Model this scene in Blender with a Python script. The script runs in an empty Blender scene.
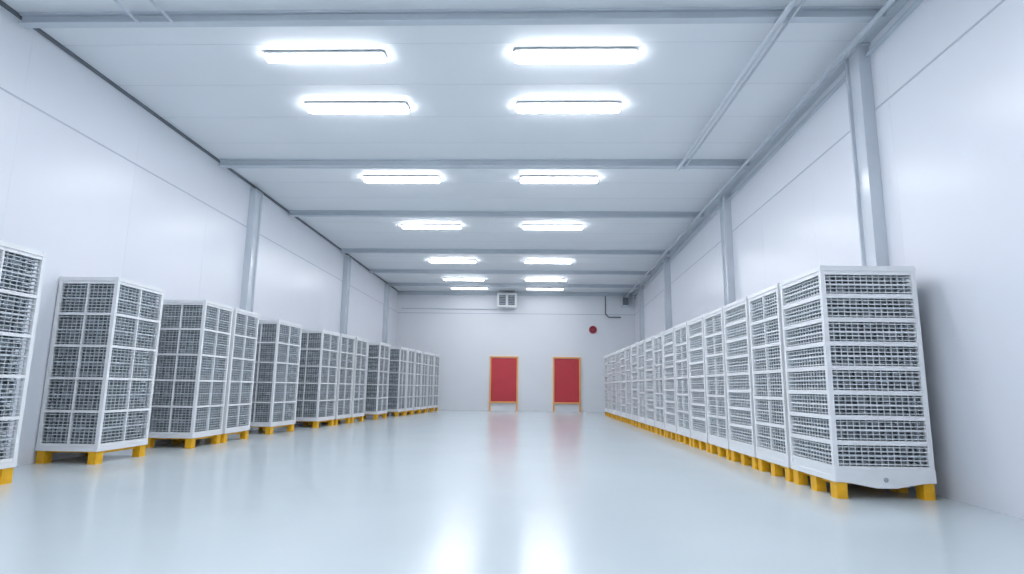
import bpy, math, random
from mathutils import Matrix, Vector
random.seed(4)
S=bpy.context.scene
C=bpy.context.collection
S.view_settings.view_transform='Standard'

# ---------------- materials ----------------
def mat(name,col,rough=0.5,metal=0.0,var=0.0,vscale=2.0,bump=0.0,bscale=40,coat=0.0,spec=0.5,emit=None,estr=0):
    m=bpy.data.materials.new(name); m.use_nodes=True
    nt=m.node_tree; b=nt.nodes['Principled BSDF']
    b.inputs['Base Color'].default_value=(*col,1); b.inputs['Roughness'].default_value=rough
    b.inputs['Metallic'].default_value=metal
    b.inputs['Specular IOR Level'].default_value=spec
    b.inputs['Coat Weight'].default_value=coat
    tc=nt.nodes.new('ShaderNodeTexCoord')
    if var>0:
        n=nt.nodes.new('ShaderNodeTexNoise'); n.inputs['Scale'].default_value=vscale; n.inputs['Detail'].default_value=4
        nt.links.new(tc.outputs['Object'],n.inputs['Vector'])
        r=nt.nodes.new('ShaderNodeValToRGB')
        r.color_ramp.elements[0].position=0.3; r.color_ramp.elements[1].position=0.7
        r.color_ramp.elements[0].color=(*[c*(1-var) for c in col],1)
        r.color_ramp.elements[1].color=(*[min(1,c*(1+var)) for c in col],1)
        nt.links.new(n.outputs['Fac'],r.inputs['Fac']); nt.links.new(r.outputs['Color'],b.inputs['Base Color'])
    if bump>0:
        n2=nt.nodes.new('ShaderNodeTexNoise'); n2.inputs['Scale'].default_value=bscale
        nt.links.new(tc.outputs['Object'],n2.inputs['Vector'])
        bp=nt.nodes.new('ShaderNodeBump'); bp.inputs['Strength'].default_value=bump; bp.inputs['Distance'].default_value=0.01
        nt.links.new(n2.outputs['Fac'],bp.inputs['Height']); nt.links.new(bp.outputs['Normal'],b.inputs['Normal'])
    if emit:
        b.inputs['Emission Color'].default_value=(*emit,1); b.inputs['Emission Strength'].default_value=estr
    return m
M_wall=mat('wall_panel_white',(0.78,0.81,0.87),0.28,var=0.012,vscale=0.6,bump=0.02,bscale=1.2,spec=.4)
M_back=mat('back_wall_white',(0.80,0.83,0.875),0.45,var=0.015,vscale=0.6)
M_seam=mat('panel_seam',(0.52,0.57,0.65),0.5,var=0.03)
M_ceil=mat('ceiling_metal',(0.79,0.83,0.87),0.5,var=0.02,vscale=0.5)
M_floor=mat('floor_epoxy',(0.58,0.655,0.69),0.19,var=0.02,vscale=0.7,bump=0.02,bscale=3,spec=0.32)
M_beam=mat('beam_grey',(0.56,0.62,0.68),0.4,var=0.04)
M_pill=mat('column_grey',(0.62,0.67,0.73),0.2,var=0.03)
M_dark=mat('dark_rubber',(0.14,0.16,0.19),0.6,var=0.1)
M_white=mat('powder_coat_white',(0.82,0.84,0.86),0.3,var=0.02,vscale=8)
M_slat=mat('fin_grey',(0.73,0.77,0.80),0.3,var=0.05,vscale=6)
M_slat2=mat('fin_blue_grey',(0.56,0.61,0.65),0.3,var=0.08,vscale=6)
M_core=mat('core_dark',(0.17,0.21,0.24),0.3,var=0.3,vscale=9)
M_tray=mat('tray_grey',(0.38,0.43,0.47),0.25,var=0.4,vscale=7)
M_yel=mat('pallet_yellow',(0.85,0.45,0.01),0.45,var=0.08,vscale=10)
M_red=mat('door_red',(0.55,0.035,0.05),0.4,var=0.05)
M_org=mat('frame_orange',(0.9,0.45,0.14),0.45,var=0.05)
M_bell=mat('alarm_red',(0.30,0.02,0.04),0.35,var=0.05)
M_emit=mat('led_diffuser',(1,1,1),0.5,emit=(0.945,0.955,1.0),estr=34)
M_emit2=mat('led_diffuser_dim',(1,1,1),0.5,emit=(0.945,0.955,1.0),estr=8)

# ---------------- mesh builder ----------------
class MB:
    def __init__(s): s.v=[];s.f=[];s.m=[];s.mats=[]
    def mi(s,m):
        if m not in s.mats: s.mats.append(m)
        return s.mats.index(m)
    def box(s,x0,x1,y0,y1,z0,z1,m):
        n=len(s.v); s.v+=[(x,y,z) for z in(z0,z1) for y in(y0,y1) for x in(x0,x1)]
        s.f+=[tuple(n+i for i in q) for q in((0,2,3,1),(4,5,7,6),(0,1,5,4),(2,6,7,3),(0,4,6,2),(1,3,7,5))]
        s.m+=[s.mi(m)]*6
    def prism(s,poly,z0,z1,m):   # poly CCW xy
        n=len(s.v);k=len(poly)
        s.v+=[(x,y,z0) for x,y in poly]+[(x,y,z1) for x,y in poly]
        s.f+=[tuple(n+i for i in range(k))[::-1],tuple(n+k+i for i in range(k))]
        s.f+=[(n+i,n+(i+1)%k,n+k+(i+1)%k,n+k+i) for i in range(k)]
        s.m+=[s.mi(m)]*(k+2)
    def cyl(s,p0,p1,r,m,seg=12):
        p0=Vector(p0);p1=Vector(p1);d=(p1-p0).normalized()
        a=d.orthogonal().normalized();b=d.cross(a);n=len(s.v)
        for p in(p0,p1):
            for i in range(seg):
                t=2*math.pi*i/seg; s.v.append(tuple(p+r*(math.cos(t)*a+math.sin(t)*b)))
        s.f+=[(n+i,n+(i+1)%seg,n+seg+(i+1)%seg,n+seg+i) for i in range(seg)]
        s.f+=[tuple(n+i for i in range(seg))[::-1],tuple(n+seg+i for i in range(seg))]
        s.m+=[s.mi(m)]*(seg+2)
    def mesh(s,name):
        me=bpy.data.meshes.new(name); me.from_pydata(s.v,[],s.f)
        for m in s.mats: me.materials.append(m)
        me.polygons.foreach_set('material_index',s.m); me.update(); return me
    def obj(s,name,loc=(0,0,0),parent=None,bevel=0):
        o=bpy.data.objects.new(name,s.mesh(name)); o.location=loc; C.objects.link(o)
        if parent: o.parent=parent
        if bevel:
            b=o.modifiers.new('bevel','BEVEL'); b.width=bevel; b.segments=2; b.limit_method='ANGLE'
        return o

# ---------------- room ----------------
H=5.83; Y0=-5.0; Y1=29.6
def XL(y): return -6.76
def XR(y): return 4.27+0.0267*y
b=MB(); b.box(-7.2,5.6,Y0-.3,Y1+.3,-.2,0,M_floor); b.obj('floor')
b=MB(); b.box(-7.2,5.6,Y0-.3,Y1+.3,H,H+.2,M_ceil)
b.obj('ceiling')
b=MB(); y=Y0
while y<Y1:
    b.box(XL(y)+.01,XR(y)-.01,y,y+.006,H-.002,H+.02,M_beam); y+=1.15
b.obj('trim_7')
b=MB(); b.prism([(XL(Y0),Y0),(XL(Y1),Y1),(XL(Y1)-.2,Y1),(XL(Y0)-.2,Y0)],0,H,M_wall); b.obj('wall_left')
b=MB(); b.prism([(XR(Y0),Y0),(XR(Y0)+.2,Y0),(XR(Y1)+.2,Y1),(XR(Y1),Y1)],0,H,M_wall); b.obj('wall_right')
b=MB(); b.box(-7.0,5.4,Y1,Y1+.2,0,H,M_back); b.obj('wall_back')
b=MB(); b.box(-7.0,5.4,Y0-.2,Y0,0,H,M_back); b.obj('wall_front')
def strip(side,ya,yb,z0,z1,t,m,b):
    F=XL if side<0 else XR
    xa,xb=F(ya),F(yb)
    if side<0: b.prism([(xa-.01,ya),(xa+t,ya),(xb+t,yb),(xb-.01,yb)],z0,z1,m)
    else: b.prism([(xa-t,ya),(xa+.01,ya),(xb+.01,yb),(xb-t,yb)],z0,z1,m)
for i,sd in enumerate((-1,1)):
    b=MB()
    strip(sd,Y0,Y1,4.75,4.77,.008,M_seam,b)
    y=Y0+.7
    while y<Y1:
        strip(sd,y,y+.005,0,H,.0012,M_slat,b); y+=2.3
    b.obj('trim_%d'%(i+1))
b=MB(); strip(-1,Y0,Y1,H-.045,H,.04,M_dark,b); b.obj('trim_3')
b=MB(); strip(1,Y0,Y1,H-.12,H,.12,M_beam,b); strip(1,Y0,Y1,H-.30,H-.27,.06,M_beam,b); b.obj('trim_4')
b=MB(); b.box(XL(Y1),XR(Y1),Y1-.008,Y1+.01,4.72,4.75,M_seam); b.obj('trim_5')
b=MB(); b.box(XL(Y1),XR(Y1),Y1-.06,Y1,H-.18,H,M_beam); b.obj('trim_6')

# columns
for y in(1.6,7.7,13.9,21.0,27.0):
    for sd in(-1,1):
        if sd<0 and y==7.7: continue
        yy=y-.2 if sd<0 and y==13.9 else y
        x=XL(yy) if sd<0 else XR(yy)
        b=MB(); w=.17;d=.16*(-sd)
        xa,xb=sorted((x-.01*d,x+d))
        b.box(xa,xb,yy-w,yy-w+.025,0,H-.13,M_pill); b.box(xa,xb,yy+w-.025,yy+w,0,H-.13,M_pill)
        b.box(x+d*.6-.02,x+d*.6+.02,yy-w+.02,yy+w-.02,0,H-.13,M_pill)
        b.box(xa,xb,yy-w-.03,yy+w+.03,H-.16,H-.13,M_pill)
        b.obj('wall_column')
# roof beams
for y in(1.5,6.95,12.0,15.75,20.3,24.0,27.2):
    b=MB(); xa=XL(y)+.06; xb=XR(y)-.13
    b.box(xa,xb,y-.06,y+.06,H-.03,H,M_beam); b.box(xa,xb,y-.06,y+.06,H-.15,H-.13,M_beam)
    b.box(xa,xb,y-.012,y+.012,H-.14,H-.02,M_beam)
    yo=.12 if y<8 else .24
    b.cyl((xa,y+yo,H-.08),(xb,y+yo,H-.08),.02,M_beam)
    x=xa+.5
    while x<xb:
        b.box(x-.012,x+.012,y+yo-.015,y+yo+.015,H-.09,H,M_beam); x+=1.4
    b.obj('roof_beam')
b=MB(); b.cyl((3.12,Y0+.2,H-.20),(3.0,12.0,H-.20),.035,M_beam); b.cyl((3.24,Y0+.2,H-.19),(3.12,12.0,H-.19),.018,M_beam)
b.obj('ceiling_conduit')
b=MB(); b.cyl((3.95,Y0+.3,H-.21),(4.6,Y1-.1,H-.21),.03,M_beam); b.obj('ceiling_conduit')
for x0 in(-5.2,-4.75):
    b=MB(); b.cyl((x0,5.2,H-.03),(x0+.1,6.9,H-.16),.018,M_beam); b.obj('beam_brace')

# lamps
def rr(hx,hy,r,k=4):
    p=[]
    for cx,cy,a0 in((hx-r,hy-r,0),(-hx+r,hy-r,90),(-hx+r,-hy+r,180),(hx-r,-hy+r,270)):
        for i in range(k+1):
            a=math.radians(a0+90*i/k); p.append((cx+r*math.cos(a),cy+r*math.sin(a)))
    return p
def lamp(x,y,w=1.76,d=.32,em=M_emit):
    b=MB(); z=H-.055
    b.prism(rr(w/2-.006,d/2-.006,d*.2),.004,.035,M_white)
    b.prism(rr(w/2-.010,d/2-.010,d*.2),-.025,.004,em)
    for sx in(-.6,.6): b.cyl((sx,0,.03),(sx,0,.055),.03,M_beam)
    b.obj('led_ceiling_lamp',(x,y,z))
for y in(-3,1.0,3.6,7.85,9.45,13.0,17.1,22.0,25.8,28.2):
    em=M_emit2 if y>28 else M_emit
    lamp(-3.02,y+.06,d=.22 if y==7.85 else .32,em=em); lamp(.58,y+.06,d=.31,em=em)

# ---------------- racks ----------------
def rack(name,W,D,Ht,tiers,nbar,cols,skirt=True,fin=M_slat,band=.022,k=8):
    b=MB(); z0=.17; P=.05
    hw=W/2;hd=D/2
    for sx in(-1,1):
        for sy in(-1,1):
            x=sx*(hw-P/2);y=sy*(hd-P/2)
            b.box(x-P/2,x+P/2,y-P/2,y+P/2,z0,Ht,M_white)
    b.box(-hw+.002,hw-.002,-hd+.002,hd-.002,Ht-.035,Ht-.003,M_white)
    b.box(-hw-.006,hw+.006,-hd-.006,hd+.006,Ht-.06,Ht-.025,M_white)
    b.box(-hw-.003,hw+.003,-hd-.003,hd+.003,z0,z0+.06,M_white)
    zb=z0+(.14 if skirt else .08); zt=Ht-.08; th=(zt-zb)/tiers
    b.box(-hw+.13,hw-.13,-hd+.13,hd-.13,z0+.05,Ht-.05,M_core)
    for face in range(4):
        w=W if face%2==0 else D
        off=(hd if face%2==0 else hw)
        L=w/2-P
        def fb(u0,u1,d0,d1,za,zc,m):
            if face==0: b.box(u0,u1,-off+d0,-off+d1,za,zc,m)
            elif face==2: b.box(u0,u1,off-d1,off-d0,za,zc,m)
            elif face==1: b.box(off-d1,off-d0,u0,u1,za,zc,m)
            else: b.box(-off+d0,-off+d1,u0,u1,za,zc,m)
        if skirt: fb(-L,L,.01,.03,z0+.05,zb,M_white)
        for t in range(tiers+1):
            z=zb+t*th; fb(-L,L,.004,.05,z-band,z+band,M_white)
        for c in range(1,cols):
            u=-L+2*L*c/cols; fb(u-.011,u+.011,.006,.05,zb,zt,M_white)
        for t in range(tiers):
            z=zb+t*th
            for j in range(1,k):
                zz=z+th*j/k; dd=random.uniform(0,.012); thk=.008 if j!=k//2 else .016
                fb(-L,L,.016+dd,.05+dd,zz-thk*.6,zz+thk*.6,fin if (j+t)%3 else M_slat2)
            for i in range(1,nbar):
                u=-L+2*L*i/nbar; fb(u-.0035,u+.0035,.034,.046,z,z+th,fin)
            n=nbar//2
            for i in range(n):
                for r in range(3):
                    ua=-L+2*L*i/n+.01; ub=-L+2*L*(i+1)/n-.01
                    za=z+.025+r*(th-.04)/3; hh=(th-.04)/3*random.uniform(.35,.8)
                    fb(ua,ub,.075+random.uniform(0,.02),.128,za,za+hh,M_tray)
    if skirt:
      for sy in(-1,1):
        y=sy*(hd+.004); n=len(b.v); pts=[(-hw,z0+.01),(-hw+.14,z0-.005),(-.10,z0-.055),(.10,z0-.055),(hw-.14,z0-.005),(hw,z0+.01),(hw,z0+.14),(-hw,z0+.14)]
        ya=y-.006; yb=y+.006
        b.v+=[(p[0],ya,p[1]) for p in pts]+[(p[0],yb,p[1]) for p in pts]
        b.f+=[tuple(range(n,n+8)),tuple(range(n+15,n+7,-1))]+[(n+i,n+8+i,n+8+(i+1)%8,n+(i+1)%8) for i in range(8)]
        b.m+=[b.mi(M_white)]*10
        b.cyl((0,y-.01,z0+.03),(0,y+.01,z0+.03),.025,M_tray,10)
    return b.mesh(name)
def pallet_mesh(W,D,mid=True):
    b=MB(); hw=W/2-.01;hd=D/2-.01
    for sx in(-1,1):
        for sy in(-1,0,1):
            x=sx*(hw-.06);y=sy*(hd-.07)
            if sy==0 and not mid: continue
            b.box(x-.055,x+.055,y-.07,y+.07,0,.168,M_yel)
            b.box(x-.04,x+.04,y-.078,y+.078,.03,.09,M_yel)
    for sx in(-1,1):
        x=sx*(hw-.10); b.box(x-.03,x+.03,-hd+.12,hd-.12,.125,.168,M_yel)
    for sy in(-1,0,1):
        y=sy*(hd-.12); b.box(-hw+.12,hw-.12,y-.04,y+.04,.145,.168,M_yel)
    return b.mesh('pallet_feet')
meR=rack('storage_cage_mesh',1.04,1.08,2.5,8,14,1,True,M_slat,.024,6)
meR2=rack('storage_cage_wide_mesh',1.04,1.08,2.5,6,12,2)
pR=pallet_mesh(1.04,1.08)
def place(me,pm,x,y,rz=0,sc=(1,1,1)):
    e=bpy.data.objects.new('storage_cage',None); e.location=(x,y,0); e.rotation_euler=(0,0,rz); e.scale=sc; e.empty_display_size=.2
    C.objects.link(e)
    o=bpy.data.objects.new('cage_frame',me); o.parent=e; C.objects.link(o)
    p=bpy.data.objects.new('pallet_base',pm); p.parent=e; C.objects.link(p)
for i in range(17):
    yf=6.68+1.15*i
    x=3.2-.10*i/16+.52
    place(meR2 if i%2 else meR,pR,x,yf+.54,random.uniform(-.006,.006))
LW=.86
meL=rack('storage_cage_left_mesh',LW,1.10,2.58,5,12,2,False,M_slat2,.018,10)
pL=pallet_mesh(LW,1.10,False)
def lx(y):
    if y<7: return -5.66
    if y<10: return -5.88
    if y<14: return -5.85+.012*(y-8)
    return -5.79+(y-14)*.101
for y0,y1 in((5.55,6.65),(8.2,9.28),(10.4,11.4),(11.48,12.5),(13.6,14.75),(15.9,17.0),(17.1,18.15),(18.25,19.2),(20.3,21.35),(22.5,23.4),(23.5,24.4),(24.5,25.4),(25.5,26.4),(26.5,27.4),(27.5,28.4)):
    ym=(y0+y1)/2; rz=0 if ym<14 else -.09
    place(meL,pL,lx(ym)-LW/2,ym,rz,(1,(y1-y0)/1.10,1))

# ---------------- back wall items ----------------
def door(n,xa,xb):
    e=bpy.data.objects.new('door_%d'%n,None); C.objects.link(e); e.location=((xa+xb)/2,Y1-.06,0)
    w=(xb-xa)/2
    b=MB(); b.box(-w+.06,w-.06,-.02,.03,.45,2.53,M_red)
    b.box(-w+.16,w-.16,-.03,-.018,.56,.58,M_red); b.obj('red_panel',parent=e)
    b=MB()
    b.box(-w,-w+.07,-.045,.05,0,2.62,M_org); b.box(w-.07,w,-.045,.05,0,2.62,M_org)
    b.box(-w+.07,w-.07,-.045,.05,2.55,2.62,M_org); b.box(-w+.07,w-.07,-.045,.05,.38,.45,M_org)
    b.obj('frame',parent=e,bevel=.008)
door(1,-2.06,-.68); door(2,1.02,2.36)
e=bpy.data.objects.new('air_conditioner',None); C.objects.link(e); e.location=(-1.25,Y1-.40,4.98)
b=MB(); b.box(-.48,.48,-.27,.27,0,.70,M_white); b.obj('housing',parent=e,bevel=.02)
b=MB()
for x in(-.22,.22):
    b.box(x-.16,x+.16,-.285,-.268,.10,.58,M_core)
    for k in range(4): b.box(x-.16,x+.16,-.30,-.28,.17+k*.11,.185+k*.11,M_slat2)
b.obj('grilles',parent=e)
b=MB(); b.box(-.4,-.35,-.1,.1,.69,.84,M_beam); b.box(.35,.4,-.1,.1,.69,.84,M_beam); b.obj('brackets',parent=e)
b=MB(); b.cyl((0,0,0),(0,-.05,0),.19,M_bell,24); b.cyl((0,-.05,0),(0,-.11,0),.14,M_bell,24); b.cyl((0,-.11,0),(0,-.13,0),.03,M_dark,12)
b.obj('alarm_bell',(2.98,Y1-.001,3.98))
b=MB(); b.cyl((3.6,Y1-.10,H-.18),(3.6,Y1-.10,4.75),.03,M_dark); b.cyl((3.6,Y1-.10,4.75),(3.75,Y1-.10,4.6),.03,M_dark); b.cyl((3.75,Y1-.10,4.6),(4.35,Y1-.10,4.6),.03,M_dark); b.obj('wall_conduit')
b=MB(); b.cyl((XL(Y1)+.2,Y1-.04,4.95),(-1.74,Y1-.04,4.95),.025,M_beam); b.obj('wall_conduit')
b=MB(); b.box(-.2,.2,-.15,.15,-.25,.25,M_beam); b.box(-.14,.14,-.17,-.14,-.18,.18,M_dark); b.obj('wall_speaker',(4.55,Y1-.25,5.35),bevel=.01)

# ---------------- camera ----------------
cam=bpy.data.cameras.new('camera'); co=bpy.data.objects.new('camera',cam); C.objects.link(co)
cam.sensor_width=36; cam.lens=600/1024*36; cam.clip_end=200
R=Matrix.Rotation(math.radians(2.0),4,'Z')@Matrix.Rotation(math.radians(90+9.55),4,'X')@Matrix.Rotation(math.radians(.8),4,'Z')
co.matrix_world=Matrix.Translation((0,0,1.1))@R
S.camera=co
w=bpy.data.worlds.new('world'); S.world=w; w.use_nodes=True
w.node_tree.nodes['Background'].inputs[0].default_value=(.8,.88,1,1); w.node_tree.nodes['Background'].inputs[1].default_value=.3
